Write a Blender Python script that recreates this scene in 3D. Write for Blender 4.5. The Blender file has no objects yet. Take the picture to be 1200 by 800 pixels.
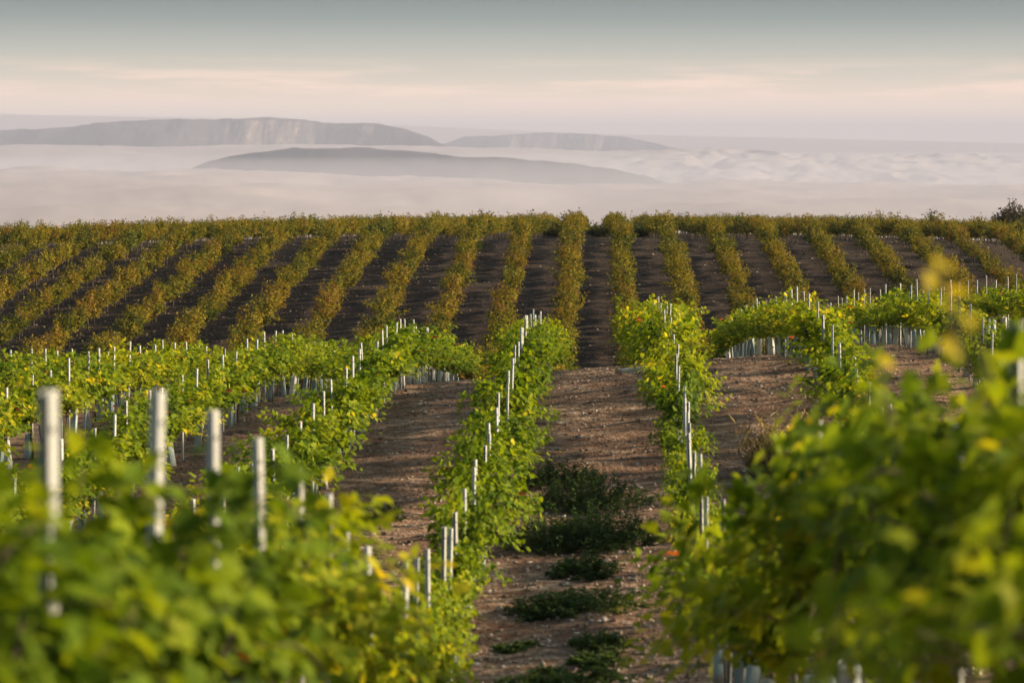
import bpy, math, random
import numpy as np
from mathutils import Vector, Matrix, noise as mnoise

R = math.radians
scene = bpy.context.scene
COL = scene.collection
F = 2521.0            # focal length in pixels of the 1200 px wide photograph
VPX, HY = 698.0, 165.0

# ------------------------------------------------------------------ camera
cam_d = bpy.data.cameras.new('camera')
cam = bpy.data.objects.new('camera', cam_d)
COL.objects.link(cam)
cam.location = (0, 0, 0)
cam.rotation_euler = (R(90), 0, 0)
cam_d.sensor_width = 36.0
cam_d.lens = F / 1200 * 36
cam_d.shift_x = -(VPX - 600) / 1200
cam_d.shift_y = -(400 - HY) / 1200
cam_d.clip_start = 0.1
cam_d.clip_end = 60000
cam_d.dof.use_dof = True
cam_d.dof.focus_distance = 62.0
cam_d.dof.aperture_fstop = 2.25
scene.camera = cam

# ------------------------------------------------------------------ light
SUN_EL, SUN_AZ = 20.0, 80.0           # azimuth clockwise from the view direction (+Y)
EXPOSURE = 1.42
scene.view_settings.view_transform = 'Standard'
scene.view_settings.look = 'None'
scene.view_settings.gamma = 1.0
scene.view_settings.use_curve_mapping = False
scene.view_settings.exposure = EXPOSURE

sun_d = bpy.data.lights.new('sun', 'SUN')
sun_d.energy = 5.0
sun_d.angle = R(5)
sun_d.color = (1.0, 0.78, 0.52)
sun = bpy.data.objects.new('sun', sun_d)
COL.objects.link(sun)
sv = Vector((math.sin(R(SUN_AZ)) * math.cos(R(SUN_EL)), math.cos(R(SUN_AZ)) * math.cos(R(SUN_EL)), math.sin(R(SUN_EL))))
sun.rotation_euler = sv.to_track_quat('Z', 'Y').to_euler()

world = bpy.data.worlds.new('World')
scene.world = world
world.use_nodes = True


def lin(r, g, b, k=1.0):
    f = lambda c: ((c / 255 + 0.055) / 1.055) ** 2.4 if c > 10 else c / 255 / 12.92
    return (f(r) * k, f(g) * k, f(b) * k, 1.0)


class NT:
    """short-hand for building node trees"""
    def __init__(self, tree):
        self.t = tree
        for n in list(tree.nodes):
            tree.nodes.remove(n)

    def n(self, kind, **kw):
        nd = self.t.nodes.new(kind)
        for k, v in kw.items():
            setattr(nd, k, v)
        return nd

    def l(self, a, b):
        self.t.links.new(a, b)

    def math(self, op, a, b=None, c=None, clamp=False):
        nd = self.n('ShaderNodeMath', operation=op, use_clamp=clamp)
        for i, v in enumerate((a, b, c)):
            if v is None:
                continue
            if isinstance(v, (int, float)):
                nd.inputs[i].default_value = v
            else:
                self.l(v, nd.inputs[i])
        return nd.outputs[0]

    def ramp(self, fac, stops, interp='LINEAR'):
        nd = self.n('ShaderNodeValToRGB')
        cr = nd.color_ramp
        cr.interpolation = interp
        while len(cr.elements) > 1:
            cr.elements.remove(cr.elements[-1])
        cr.elements[0].position = stops[0][0]
        cr.elements[0].color = stops[0][1]
        for p, c in stops[1:]:
            e = cr.elements.new(p)
            e.color = c
        self.l(fac, nd.inputs[0])
        return nd.outputs[0]

    def noise(self, vec, scale, detail=4, rough=0.55, dim='3D'):
        nd = self.n('ShaderNodeTexNoise', noise_dimensions=dim)
        nd.inputs['Scale'].default_value = scale
        nd.inputs['Detail'].default_value = detail
        nd.inputs['Roughness'].default_value = rough
        if vec is not None:
            self.l(vec, nd.inputs['Vector'])
        return nd.outputs[0]

    def mix(self, fac, a, b, blend='MIX'):
        nd = self.n('ShaderNodeMix', data_type='RGBA', blend_type=blend)
        nd.clamp_factor = True
        for sock, v in ((nd.inputs[0], fac), (nd.inputs[6], a), (nd.inputs[7], b)):
            if isinstance(v, (int, float)):
                sock.default_value = v
            elif isinstance(v, (tuple, list)):
                sock.default_value = v
            else:
                self.l(v, sock)
        return nd.outputs[2]

    def maprange(self, v, a, b, c=0.0, d=1.0, smooth=True):
        nd = self.n('ShaderNodeMapRange', interpolation_type='SMOOTHSTEP' if smooth else 'LINEAR')
        self.l(v, nd.inputs[0])
        for i, x in enumerate((a, b, c, d)):
            nd.inputs[i + 1].default_value = x
        return nd.outputs[0]

    def mapping(self, vec, scale=(1, 1, 1), loc=(0, 0, 0)):
        nd = self.n('ShaderNodeMapping')
        nd.inputs['Scale'].default_value = scale
        nd.inputs['Location'].default_value = loc
        self.l(vec, nd.inputs['Vector'])
        return nd.outputs[0]


SKY_STRENGTH = 0.085
w = NT(world.node_tree)
sky = w.n('ShaderNodeTexSky', sky_type='NISHITA')
sky.sun_disc = False
sky.sun_elevation = R(SUN_EL)
sky.sun_rotation = R(SUN_AZ)
sky.altitude = 600
sky.air_density = 1.0
sky.dust_density = 2.0
sky.ozone_density = 1.0
tc = w.n('ShaderNodeTexCoord')
sep = w.n('ShaderNodeSeparateXYZ')
w.l(tc.outputs['Generated'], sep.inputs[0])
el = sep.outputs[2]
K = 1.0 / SKY_STRENGTH / (2 ** EXPOSURE)
# hazy dawn sky: peach low down, grey-teal a few degrees up, thin stretched cirrus between
elv = w.maprange(el, -0.002, 0.075, 0, 1, smooth=False)
grad = w.ramp(elv, [(0.0, lin(247, 209, 168, 2.4)), (0.12, lin(247, 209, 168, 2.05)), (0.26, lin(243, 210, 172, 1.5)), (0.40, lin(221, 206, 176, 1.12)),
                    (0.58, lin(178, 184, 168, 1)), (0.76, lin(122, 144, 138, 1)), (1.0, lin(62, 94, 99, 1))])
wisp_v = w.mapping(tc.outputs['Generated'], scale=(7, 7, 95))
wisp = w.noise(wisp_v, 1.6, 6, 0.6)
band = w.math('MULTIPLY', w.maprange(el, 0.004, 0.014), w.maprange(el, 0.040, 0.022))
wf = w.math('MULTIPLY', w.maprange(wisp, 0.42, 0.62), band)
grad = w.mix(w.math('MULTIPLY', wf, 0.9), grad, lin(255, 214, 184, 1.5))
scl = w.n('ShaderNodeVectorMath', operation='SCALE')
w.l(grad, scl.inputs[0])
scl.inputs[3].default_value = K
low = w.maprange(el, 0.16, 0.06)
skyc = w.mix(low, w.mix(1.0, sky.outputs[0], (1.05, 1.03, 0.80, 1), 'MULTIPLY'), scl.outputs[0])   # dawn haze warms the whole sky
bg = w.n('ShaderNodeBackground')
bg.inputs[1].default_value = SKY_STRENGTH
w.l(skyc, bg.inputs[0])
wo = w.n('ShaderNodeOutputWorld')
w.l(bg.outputs[0], wo.inputs[0])

cy = scene.cycles
cy.max_bounces = 10
cy.diffuse_bounces = 4
cy.glossy_bounces = 3
cy.transmission_bounces = 6
cy.transparent_max_bounces = 6
cy.volume_bounces = 2
cy.use_denoising = True

# ------------------------------------------------------------------ helpers
def tag(o, label=None, cat=None, group=None, kind=None):
    if label: o['label'] = label
    if cat: o['category'] = cat
    if group: o['group'] = group
    if kind: o['kind'] = kind
    return o


def empty(name, loc=(0, 0, 0), rz=0.0):
    o = bpy.data.objects.new(name, None)
    o.empty_display_size = 0.1
    o.location = loc
    o.rotation_euler = (0, 0, rz)
    COL.objects.link(o)
    return o


def mesh_np(name, verts, faces, mat=None, attr=None, smooth=False, mats=None, midx=None):
    """verts (n,3); faces: (m,k) array or list of such arrays"""
    me = bpy.data.meshes.new(name)
    if not isinstance(faces, list):
        faces = [faces]
    faces = [np.asarray(f, dtype=np.int32) for f in faces if len(f)]
    nv = len(verts)
    me.vertices.add(nv)
    me.vertices.foreach_set('co', np.asarray(verts, dtype=np.float32).ravel())
    loops = np.concatenate([f.ravel() for f in faces])
    tot = np.concatenate([np.full(len(f), f.shape[1], np.int32) for f in faces])
    start = np.concatenate([[0], np.cumsum(tot)[:-1]]).astype(np.int32)
    me.loops.add(len(loops))
    me.loops.foreach_set('vertex_index', loops)
    me.polygons.add(len(tot))
    me.polygons.foreach_set('loop_start', start)
    me.polygons.foreach_set('loop_total', tot)
    if midx is not None:
        me.polygons.foreach_set('material_index', np.asarray(midx, np.int32))
    me.polygons.foreach_set('use_smooth', np.full(len(tot), smooth, bool))
    if attr is not None:
        for an, av in attr.items():
            a = me.attributes.new(an, 'FLOAT', 'POINT')
            a.data.foreach_set('value', np.asarray(av, np.float32))
    for m in (mats or ([mat] if mat else [])):
        me.materials.append(m)
    me.update(calc_edges=True)
    me.validate()
    return me


def obj(name, me, parent=None, loc=None):
    o = bpy.data.objects.new(name, me)
    if parent: o.parent = parent
    if loc is not None: o.location = loc
    COL.objects.link(o)
    return o


def norm(a):
    return a / np.maximum(np.linalg.norm(a, axis=-1, keepdims=True), 1e-9)


def tube(path, radii, sides=6, cap=True):
    """one bent tube: verts, quads, caps"""
    path = np.asarray(path, float)
    n = len(path)
    tan = norm(np.gradient(path, axis=0))
    ref = np.array([1.0, 0, 0]) if abs(tan[0, 0]) < 0.8 else np.array([0, 1.0, 0])
    a = norm(np.cross(tan, ref))
    b = np.cross(tan, a)
    ang = np.linspace(0, 2 * np.pi, sides, endpoint=False)
    v = path[:, None] + np.asarray(radii)[:, None, None] * (np.cos(ang)[None, :, None] * a[:, None] + np.sin(ang)[None, :, None] * b[:, None])
    v = v.reshape(-1, 3)
    q = []
    for i in range(n - 1):
        for k in range(sides):
            k2 = (k + 1) % sides
            q.append((i * sides + k, i * sides + k2, (i + 1) * sides + k2, (i + 1) * sides + k))
    return v, np.array(q, np.int32)


def join(parts):
    """[(v, f)] with equal face size -> v, f"""
    vs, fs, o = [], [], 0
    for v, f in parts:
        vs.append(v); fs.append(np.asarray(f) + o); o += len(v)
    return np.concatenate(vs), np.concatenate(fs)


# ------------------------------------------------------------------ terrain heights
HP = 1.45                                         # stake height above ground
ZK = np.array([-12, 0, 3, 5.5, 8, 10.2, 13.5, 16.3, 20, 24, 28, 33, 36, 40, 44, 48, 52, 57, 65, 75, 92], float)
XK = np.array([-26, -12.6, -9.8, -7.0, -4.2, -1.4, 1.4, 4.2, 7.0, 9.8, 22], float)
_L1 = [.4, -.1, -.30, -.51, -.88, -1.46, -2.5, -3.15, -3.56, -3.69, -3.81, -3.83, -3.68, -3.54, -3.60, -3.83, -4.22, -4.85, -5.9, -7.05, -8.35]
_R1 = [.05, -.50, -.68, -.88, -1.20, -1.62, -2.44, -3.02, -3.38, -3.48, -3.68, -3.70, -3.56, -3.30, -3.26, -3.50, -3.95, -4.55, -5.65, -6.95, -8.35]
_R2 = [.6, .1, -.1, -.3, -.6, -1.0, -1.7, -2.35, -3.15, -3.5, -3.65, -3.66, -3.52, -3.10, -3.03, -3.38, -3.8, -4.28, -5.25, -6.8, -8.35]
_R3 = [.8, .3, .1, -.15, -.4, -.8, -1.5, -2.1, -2.95, -3.35, -3.55, -3.6, -3.45, -3.08, -2.93, -3.15, -3.5, -3.96, -4.9, -6.6, -8.35]
_R4 = [1.0, .5, .25, 0, -.25, -.6, -1.3, -1.9, -2.7, -3.1, -3.3, -3.4, -3.2, -2.9, -2.8, -2.98, -3.28, -3.6, -4.6, -6.4, -8.35]
_L2 = [.1, -.4, -.62, -.85, -1.25, -1.8, -2.75, -3.35, -3.72, -3.86, -3.94, -3.85, -3.75, -3.75, -3.73, -4.0, -4.48, -5.1, -6.15, -7.2, -8.4]
_L3 = [0, -.5, -.75, -1.0, -1.5, -2.05, -3.0, -3.55, -3.86, -3.96, -3.98, -3.96, -3.99, -4.08, -4.06, -4.3, -4.78, -5.36, -6.35, -7.35, -8.4]
_L4 = [0, -.6, -.85, -1.1, -1.6, -2.2, -3.1, -3.62, -3.92, -4.0, -4.05, -4.05, -4.05, -4.05, -4.18, -4.46, -4.9, -5.5, -6.5, -7.5, -8.4]
_L5 = [-.1, -.7, -.95, -1.2, -1.7, -2.3, -3.2, -3.7, -3.98, -4.05, -4.1, -4.12, -4.15, -4.22, -4.42, -4.74, -5.1, -5.7, -6.6, -7.6, -8.45]
TK = np.array([[a - .15 for a in _L5], _L5, _L4, _L3, _L2, _L1, _R1, _R2, _R3, _R4, [a + .35 for a in _R4]]) - HP
FZ = np.array([75, 92, 100, 110, 120, 126, 131, 140, 160, 185, 220, 250, 320, 600, 1500, 3000, 40000], float)
FY = np.array([-9.2, -9.85, -8.95, -7.88, -6.85, -6.25, -6.05, -6.5, -7.25, -8.05, -9.5, -10.9, -28, -110, -330, -420, -420], float)


def hermite(xk, yk, x):
    m = np.gradient(yk, xk, axis=0)
    x = np.clip(x, xk[0], xk[-1])
    i = np.clip(np.searchsorted(xk, x, side='right') - 1, 0, len(xk) - 2)
    h = xk[i + 1] - xk[i]
    t = (x - xk[i]) / h
    return ((2 * t**3 - 3 * t**2 + 1) * yk[i] + (t**3 - 2 * t**2 + t) * h * m[i]
            + (-2 * t**3 + 3 * t**2) * yk[i + 1] + (t**3 - t**2) * h * m[i + 1])


_zf = np.arange(-12, 92.01, 0.25)
_xf = np.arange(-26, 22.01, 0.35)
_near = np.stack([hermite(ZK, TK[r], _zf) for r in range(len(XK))])          # rows x z
_near = np.stack([np.interp(_xf, XK, _near[:, j]) for j in range(len(_zf))], axis=1)
for _ in range(6):                                                           # soften the creases under the rows
    p = np.pad(_near, ((2, 2), (0, 0)), mode='edge')
    _near = (p[:-4] + p[1:-3] + p[2:-2] + p[3:-1] + p[4:]) / 5


def ground(x, y):
    x = np.asarray(x, float); y = np.asarray(y, float)
    x, y = np.broadcast_arrays(x, y)
    xi = np.clip((x - _xf[0]) / 0.35, 0, len(_xf) - 1.001)
    yi = np.clip((y - _zf[0]) / 0.25, 0, len(_zf) - 1.001)
    i, j = xi.astype(int), yi.astype(int)
    fx, fy = xi - i, yi - j
    n = (_near[i, j] * (1 - fx) * (1 - fy) + _near[i + 1, j] * fx * (1 - fy) + _near[i, j + 1] * (1 - fx) * fy + _near[i + 1, j + 1] * fx * fy)
    f = hermite(FZ, FY, y) - 0.0005 * np.minimum(x * x, 2500)
    t = np.clip((y - 72) / 20, 0, 1); t = t * t * (3 - 2 * t)
    return n * (1 - t) + f * t


def proj(x, y, z):
    return VPX + x / y * F, HY - z / y * F


def at_ground(px, py):
    """where the sight line through a pixel of the photograph first meets the ground"""
    for z in np.arange(4, 400, 0.05):
        x = (px - VPX) / F * z
        if -(py - HY) / F * z <= ground(x, z):
            return float(x), float(z), float(ground(x, z))
    return None


def fnoise(x, y, seed=0.0, octaves=4):
    """cheap smooth value noise on arrays"""
    x = np.asarray(x, float); y = np.asarray(y, float)
    tot = np.zeros(np.broadcast(x, y).shape); amp = 1.0
    for o in range(octaves):
        xi = np.floor(x); yi = np.floor(y)
        fx = x - xi; fy = y - yi
        fx = fx * fx * (3 - 2 * fx); fy = fy * fy * (3 - 2 * fy)
        h = lambda a, b: np.modf(np.abs(np.sin(a * 127.1 + b * 311.7 + seed * 74.7 + o * 19.3) * 43758.5453))[0]
        v = (h(xi, yi) * (1 - fx) + h(xi + 1, yi) * fx) * (1 - fy) + (h(xi, yi + 1) * (1 - fx) + h(xi + 1, yi + 1) * fx) * fy
        tot = tot + (v - 0.5) * amp
        amp *= 0.5; x = x * 2.03 + 17.1; y = y * 2.03 + 5.7
    return tot


# ------------------------------------------------------------------ materials
def new_mat(name):
    m = bpy.data.materials.new(name)
    m.use_nodes = True
    return m, NT(m.node_tree)


def principled(t, col, rough=0.8, bump=None, bdist=0.02, bstr=1.0, metal=0.0, spec=0.3):
    p = t.n('ShaderNodeBsdfPrincipled')
    if isinstance(col, (tuple, list)):
        p.inputs['Base Color'].default_value = col
    else:
        t.l(col, p.inputs['Base Color'])
    if isinstance(rough, (int, float)):
        p.inputs['Roughness'].default_value = rough
    else:
        t.l(rough, p.inputs['Roughness'])
    p.inputs['Metallic'].default_value = metal
    p.inputs['Specular IOR Level'].default_value = spec
    if bump is not None:
        b = t.n('ShaderNodeBump')
        b.inputs['Distance'].default_value = bdist
        b.inputs['Strength'].default_value = bstr
        t.l(bump, b.inputs['Height'])
        t.l(b.outputs[0], p.inputs['Normal'])
    o = t.n('ShaderNodeOutputMaterial')
    t.l(p.outputs[0], o.inputs[0])
    return p


def mat_soil():
    m, t = new_mat('stony_soil')
    geo = t.n('ShaderNodeNewGeometry')
    pos = geo.outputs['Position']
    sp = t.n('ShaderNodeSeparateXYZ'); t.l(pos, sp.inputs[0])
    big = t.noise(pos, 0.35, 3)
    mid = t.noise(t.mapping(pos, (0.75, 1.9, 1)), 3.0, 6, 0.70)
    fine = t.noise(pos, 26, 4, 0.7)
    tan = t.ramp(mid, [(0.36, (0.115, 0.060, 0.035, 1)), (0.5, (0.240, 0.148, 0.095, 1)), (0.62, (0.44, 0.32, 0.23, 1))])
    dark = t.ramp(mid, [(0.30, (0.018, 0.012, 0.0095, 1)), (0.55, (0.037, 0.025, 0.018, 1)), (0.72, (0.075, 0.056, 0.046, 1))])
    # the soil blends to a much darker colour towards the upper field
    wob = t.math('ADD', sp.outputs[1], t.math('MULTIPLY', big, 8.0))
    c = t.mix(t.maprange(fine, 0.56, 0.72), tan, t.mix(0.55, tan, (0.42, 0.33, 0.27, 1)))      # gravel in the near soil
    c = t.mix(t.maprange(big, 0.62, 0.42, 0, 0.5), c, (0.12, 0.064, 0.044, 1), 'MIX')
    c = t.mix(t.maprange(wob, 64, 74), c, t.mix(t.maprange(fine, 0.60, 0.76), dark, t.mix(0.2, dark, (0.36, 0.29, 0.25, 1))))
    vor = t.n('ShaderNodeTexVoronoi'); vor.inputs['Scale'].default_value = 13
    t.l(pos, vor.inputs['Vector'])
    hgt = t.math('ADD', t.math('MULTIPLY', mid, 0.8), t.math('ADD', t.math('MULTIPLY', fine, 0.35), t.math('MULTIPLY', vor.outputs[0], -0.35)))
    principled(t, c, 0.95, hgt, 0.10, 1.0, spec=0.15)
    return m


def mat_leaf(name, stops, red=False, transl=0.45, objw=0.35, driftw=0.9):
    """leaf colours by a random number per leaf, per plant, and a slow drift over the field"""
    m, t = new_mat(name)
    at = t.n('ShaderNodeAttribute'); at.attribute_name = 'tint'
    oi = t.n('ShaderNodeObjectInfo')
    geo = t.n('ShaderNodeNewGeometry')
    dr = t.noise(geo.outputs['Position'], 0.16, 2)
    f = t.math('ADD', at.outputs['Fac'], t.math('MULTIPLY', t.math('SUBTRACT', oi.outputs['Random'], 0.5), objw))
    f = t.math('ADD', f, t.math('MULTIPLY', t.math('SUBTRACT', dr, 0.5), driftw), clamp=True)
    c = t.ramp(f, stops)
    if red:                                   # the odd leaf has already turned
        c = t.mix(t.math('GREATER_THAN', at.outputs['Fac'], 0.985), c, (0.30, 0.07, 0.03, 1))
    blot = t.noise(geo.outputs['Position'], 30, 2)
    c = t.mix(t.maprange(blot, 0.35, 0.7, 0.0, 0.35), c, t.mix(1.0, c, (0.6, 0.75, 0.5, 1), 'MULTIPLY'))
    p = t.n('ShaderNodeBsdfPrincipled')
    t.l(c, p.inputs['Base Color'])
    p.inputs['Roughness'].default_value = 0.6
    p.inputs['Specular IOR Level'].default_value = 0.07
    tr = t.n('ShaderNodeBsdfTranslucent')
    t.l(t.mix(1.0, c, (1.9, 1.7, 0.75, 1), 'MULTIPLY'), tr.inputs[0])
    mx = t.n('ShaderNodeMixShader'); mx.inputs[0].default_value = transl
    t.l(p.outputs[0], mx.inputs[1]); t.l(tr.outputs[0], mx.inputs[2])
    o = t.n('ShaderNodeOutputMaterial'); t.l(mx.outputs[0], o.inputs[0])
    return m


def mat_bark(name, a, b):
    m, t = new_mat(name)
    tcn = t.n('ShaderNodeTexCoord')
    nz = t.noise(t.mapping(tcn.outputs['Object'], (60, 60, 9)), 1, 5, 0.65)
    principled(t, t.ramp(nz, [(0.3, a), (0.7, b)]), 0.9, nz, 0.006)
    return m


def mat_zinc():
    m, t = new_mat('galvanised_steel')
    tcn = t.n('ShaderNodeTexCoord'); oi = t.n('ShaderNodeObjectInfo')
    pos = t.n('ShaderNodeNewGeometry').outputs['Position']
    nz = t.noise(t.mapping(pos, (30, 30, 6)), 1, 4, 0.6)
    sp = t.noise(pos, 60, 2)
    c = t.ramp(nz, [(0.3, (0.25, 0.275, 0.285, 1)), (0.7, (0.38, 0.39, 0.385, 1))])
    c = t.mix(t.math('MULTIPLY', oi.outputs['Random'], 0.35), c, (0.24, 0.225, 0.20, 1))
    c = t.mix(t.maprange(sp, 0.66, 0.78, 0, 0.5), c, (0.26, 0.20, 0.15, 1))
    principled(t, c, 0.6, nz, 0.002, metal=0.15, spec=0.4)
    return m


def mat_tube():
    m, t = new_mat('grow_tube_plastic')
    oi = t.n('ShaderNodeObjectInfo')
    pos = t.n('ShaderNodeNewGeometry').outputs['Position']
    nz = t.noise(t.mapping(pos, (9, 9, 3)), 1, 4)
    c = t.ramp(oi.outputs['Random'], [(0.0, (0.26, 0.36, 0.40, 1)), (0.45, (0.34, 0.43, 0.46, 1)), (0.75, (0.47, 0.52, 0.54, 1)), (1.0, (0.74, 0.74, 0.72, 1))])
    tcn = t.n('ShaderNodeTexCoord'); so = t.n('ShaderNodeSeparateXYZ'); t.l(tcn.outputs['Object'], so.inputs[0])
    mud = t.math('ADD', t.math('MULTIPLY', so.outputs[2], -7.0), nz)
    c = t.mix(t.maprange(mud, -0.3, 0.5, 0, 0.8), c, (0.20, 0.14, 0.10, 1))     # soil splashed on the foot
    c = t.mix(t.maprange(nz, 0.6, 0.75, 0, 0.3), c, (0.30, 0.27, 0.22, 1))
    p = t.n('ShaderNodeBsdfPrincipled'); t.l(c, p.inputs['Base Color']); p.inputs['Roughness'].default_value = 0.45
    tr = t.n('ShaderNodeBsdfTranslucent'); t.l(c, tr.inputs[0])
    mx = t.n('ShaderNodeMixShader'); mx.inputs[0].default_value = 0.3
    t.l(p.outputs[0], mx.inputs[1]); t.l(tr.outputs[0], mx.inputs[2])
    o = t.n('ShaderNodeOutputMaterial'); t.l(mx.outputs[0], o.inputs[0])
    return m


def mat_simple(name, stops, scale=8.0, rough=0.9, stretch=(1, 1, 1)):
    m, t = new_mat(name)
    pos = t.n('ShaderNodeNewGeometry').outputs['Position']
    nz = t.noise(t.mapping(pos, stretch), scale, 5, 0.6)
    principled(t, t.ramp(nz, stops), rough, spec=0.15)
    return m


def mat_stone():
    m, t = new_mat('limestone')
    at = t.n('ShaderNodeAttribute'); at.attribute_name = 'tint'
    principled(t, t.ramp(at.outputs['Fac'], [(0.0, (0.09, 0.06, 0.045, 1)), (0.45, (0.20, 0.15, 0.115, 1)), (0.8, (0.36, 0.30, 0.25, 1)), (1.0, (0.55, 0.48, 0.42, 1))]), 0.9, spec=0.2)
    return m


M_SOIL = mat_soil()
M_YOUNG = mat_leaf('young_vine_leaf', [(0.0, (0.022, 0.052, 0.005, 1)), (0.35, (0.084, 0.134, 0.006, 1)), (0.62, (0.165, 0.212, 0.008, 1)),
                                       (0.80, (0.220, 0.245, 0.012, 1)), (0.94, (0.400, 0.360, 0.014, 1)), (1.0, (0.46, 0.36, 0.02, 1))], red=True, transl=0.38, driftw=0.45)
M_OLD = mat_leaf('autumn_vine_leaf', [(0.0, (0.022, 0.036, 0.006, 1)), (0.35, (0.064, 0.075, 0.006, 1)), (0.60, (0.142, 0.126, 0.009, 1)),
                                      (0.84, (0.225, 0.165, 0.012, 1)), (0.94, (0.175, 0.098, 0.014, 1)), (1.0, (0.130, 0.060, 0.014, 1))], transl=0.24, driftw=0.7)
M_WEED = mat_leaf('weed_leaf', [(0.0, (0.022, 0.042, 0.018, 1)), (0.6, (0.050, 0.085, 0.032, 1)), (1.0, (0.10, 0.13, 0.05, 1))], transl=0.35)
M_STRAW = mat_leaf('dry_grass', [(0.0, (0.16, 0.125, 0.065, 1)), (0.5, (0.30, 0.225, 0.13, 1)), (1.0, (0.40, 0.29, 0.18, 1))], transl=0.3)
M_TREE = mat_leaf('shrub_leaf', [(0.0, (0.020, 0.022, 0.014, 1)), (0.5, (0.045, 0.038, 0.020, 1)), (1.0, (0.085, 0.062, 0.028, 1))], transl=0.3)
M_SHRUB = mat_leaf('olive_shrub_leaf', [(0.0, (0.035, 0.048, 0.016, 1)), (0.5, (0.070, 0.080, 0.022, 1)), (1.0, (0.130, 0.110, 0.030, 1))], transl=0.35)
M_BARK = mat_bark('vine_bark', (0.045, 0.032, 0.024, 1), (0.15, 0.115, 0.085, 1))
M_ZINC = mat_zinc()
M_TUBE = mat_tube()
M_STONE = mat_stone()
M_WIRE = mat_simple('steel_wire', [(0.3, (0.25, 0.25, 0.25, 1)), (0.7, (0.4, 0.4, 0.4, 1))], rough=0.5)

# ------------------------------------------------------------------ ground sheet
def axis(pieces):
    out = []
    for a, b, s in pieces:
        out.append(np.arange(a, b, s))
    return np.concatenate(out + [[pieces[-1][1]]])


gx = axis([(-30000, -3000, 3000), (-3000, -400, 260), (-400, -60, 20), (-60, -14, 1.5), (-14, 11, 0.16), (11, 60, 1.5), (60, 400, 20), (400, 3000, 260), (3000, 30000, 3000)])
gy = axis([(-600, -60, 60), (-60, -12, 6), (-12, 12, 1.0), (12, 60, 0.16), (60, 135, 0.6), (135, 230, 2.0), (230, 700, 16), (700, 4000, 160), (4000, 34000, 2500)])
GX, GY = np.meshgrid(gx, gy)
GZ = ground(GX, GY)
fine = np.clip((GY - 8) / 6, 0, 1) * np.clip((150 - GY) / 20, 0, 1)
GZ = GZ + fine * (0.09 * fnoise(GX * 0.9, GY * 1.2, 1, 3) + 0.05 * fnoise(GX * 3.1, GY * 4.2, 2, 2))
GZ = GZ + np.clip((GY - 230) / 600, 0, 1) * 30 * fnoise(GX / 300, GY / 300, 5, 3)
ny_, nx_ = GX.shape
idx = np.arange(ny_ * nx_).reshape(ny_, nx_)
q = np.stack([idx[:-1, :-1], idx[:-1, 1:], idx[1:, 1:], idx[1:, :-1]], -1).reshape(-1, 4)
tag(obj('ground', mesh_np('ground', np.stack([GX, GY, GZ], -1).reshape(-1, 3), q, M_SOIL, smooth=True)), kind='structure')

# ------------------------------------------------------------------ far country: mountains, fog, air
def ridge(name, dist, depth, prof, base, rough, cliff, mat, seed, nx=420):
    """a mountain ridge: crest heights given along its length; flanks fall to base in front and behind"""
    px = np.array([p[0] for p in prof], float); py = np.array([p[1] for p in prof], float)
    X = (px - VPX) / F * dist; H = (HY - py) / F * dist
    xs = np.linspace(X[0], X[-1], nx)
    crest = np.interp(xs, X, H)
    # profile across: t<0 towards the camera
    ts = np.concatenate([np.linspace(-1, -0.12, 14), np.linspace(-0.10, 0.06, 16), np.linspace(0.12, 1, 8)])
    V = np.zeros((len(ts), nx, 3))
    for i, t in enumerate(ts):
        a = abs(t)
        if t < 0:
            g = (1 - a) ** 1.6
            if cliff:
                s = np.clip((0.10 - a) / 0.09, 0, 1)
                g = 0.60 * (1 - a) ** 1.4 + 0.40 * s
        else:
            g = (1 - a) ** 1.3
        if cliff:
            cl = np.interp(xs, X, np.array([p[2] for p in prof], float))
            g = cl * g + (1 - cl) * (1 - a) ** 1.5
        y = dist + t * depth + (depth * 0.14 * fnoise(xs / (depth * 0.35), 0 * xs + t * 1.5, seed, 4)
                                + (depth * 0.035 * fnoise(xs / 110, 0 * xs + t * 5, seed + 2, 5) if cliff else 0))
        z = base + (crest - base) * g
        z = z + rough * 2.4 * (g * (1 - g)) * 2 * fnoise(xs / 260, y / 260, seed + 5, 5)
        z = z + rough * 0.16 * fnoise(xs / 60, y / 60, seed + 9, 3)
        V[i] = np.stack([xs, y, z], -1)
    n0 = len(ts)
    ix = np.arange(n0 * nx).reshape(n0, nx)
    qd = np.stack([ix[:-1, :-1], ix[:-1, 1:], ix[1:, 1:], ix[1:, :-1]], -1).reshape(-1, 4)
    return tag(obj(name, mesh_np(name, V.reshape(-1, 3), qd, mat, smooth=True)), kind='structure')


def mat_cliff(name, stops):
    m, t = new_mat(name)
    geo = t.n('ShaderNodeNewGeometry')
    pos = geo.outputs['Position']
    sp = t.n('ShaderNodeSeparateXYZ'); t.l(geo.outputs['True Normal'], sp.inputs[0])
    nz = t.noise(t.mapping(pos, (1.3, 0.8, 1.1)), 0.022, 7, 0.72)
    rock = t.ramp(nz, stops)
    scrub = t.ramp(t.noise(pos, 0.006, 5), [(0.3, (0.028, 0.033, 0.036, 1)), (0.7, (0.055, 0.058, 0.055, 1))])
    steep = t.math('ADD', sp.outputs[2], t.math('MULTIPLY', t.math('SUBTRACT', nz, 0.5), 0.5))
    principled(t, t.mix(t.maprange(steep, 0.62, 0.42), scrub, rock), 0.95, spec=0.1)
    return m


M_CLIFF = mat_cliff('mountain_rock', [(0.32, (0.055, 0.055, 0.058, 1)), (0.5, (0.12, 0.105, 0.095, 1)), (0.72, (0.40, 0.30, 0.24, 1))])
M_HILL = mat_simple('wooded_hill', [(0.3, (0.014, 0.020, 0.026, 1)), (0.7, (0.040, 0.046, 0.050, 1))], scale=0.01)

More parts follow.
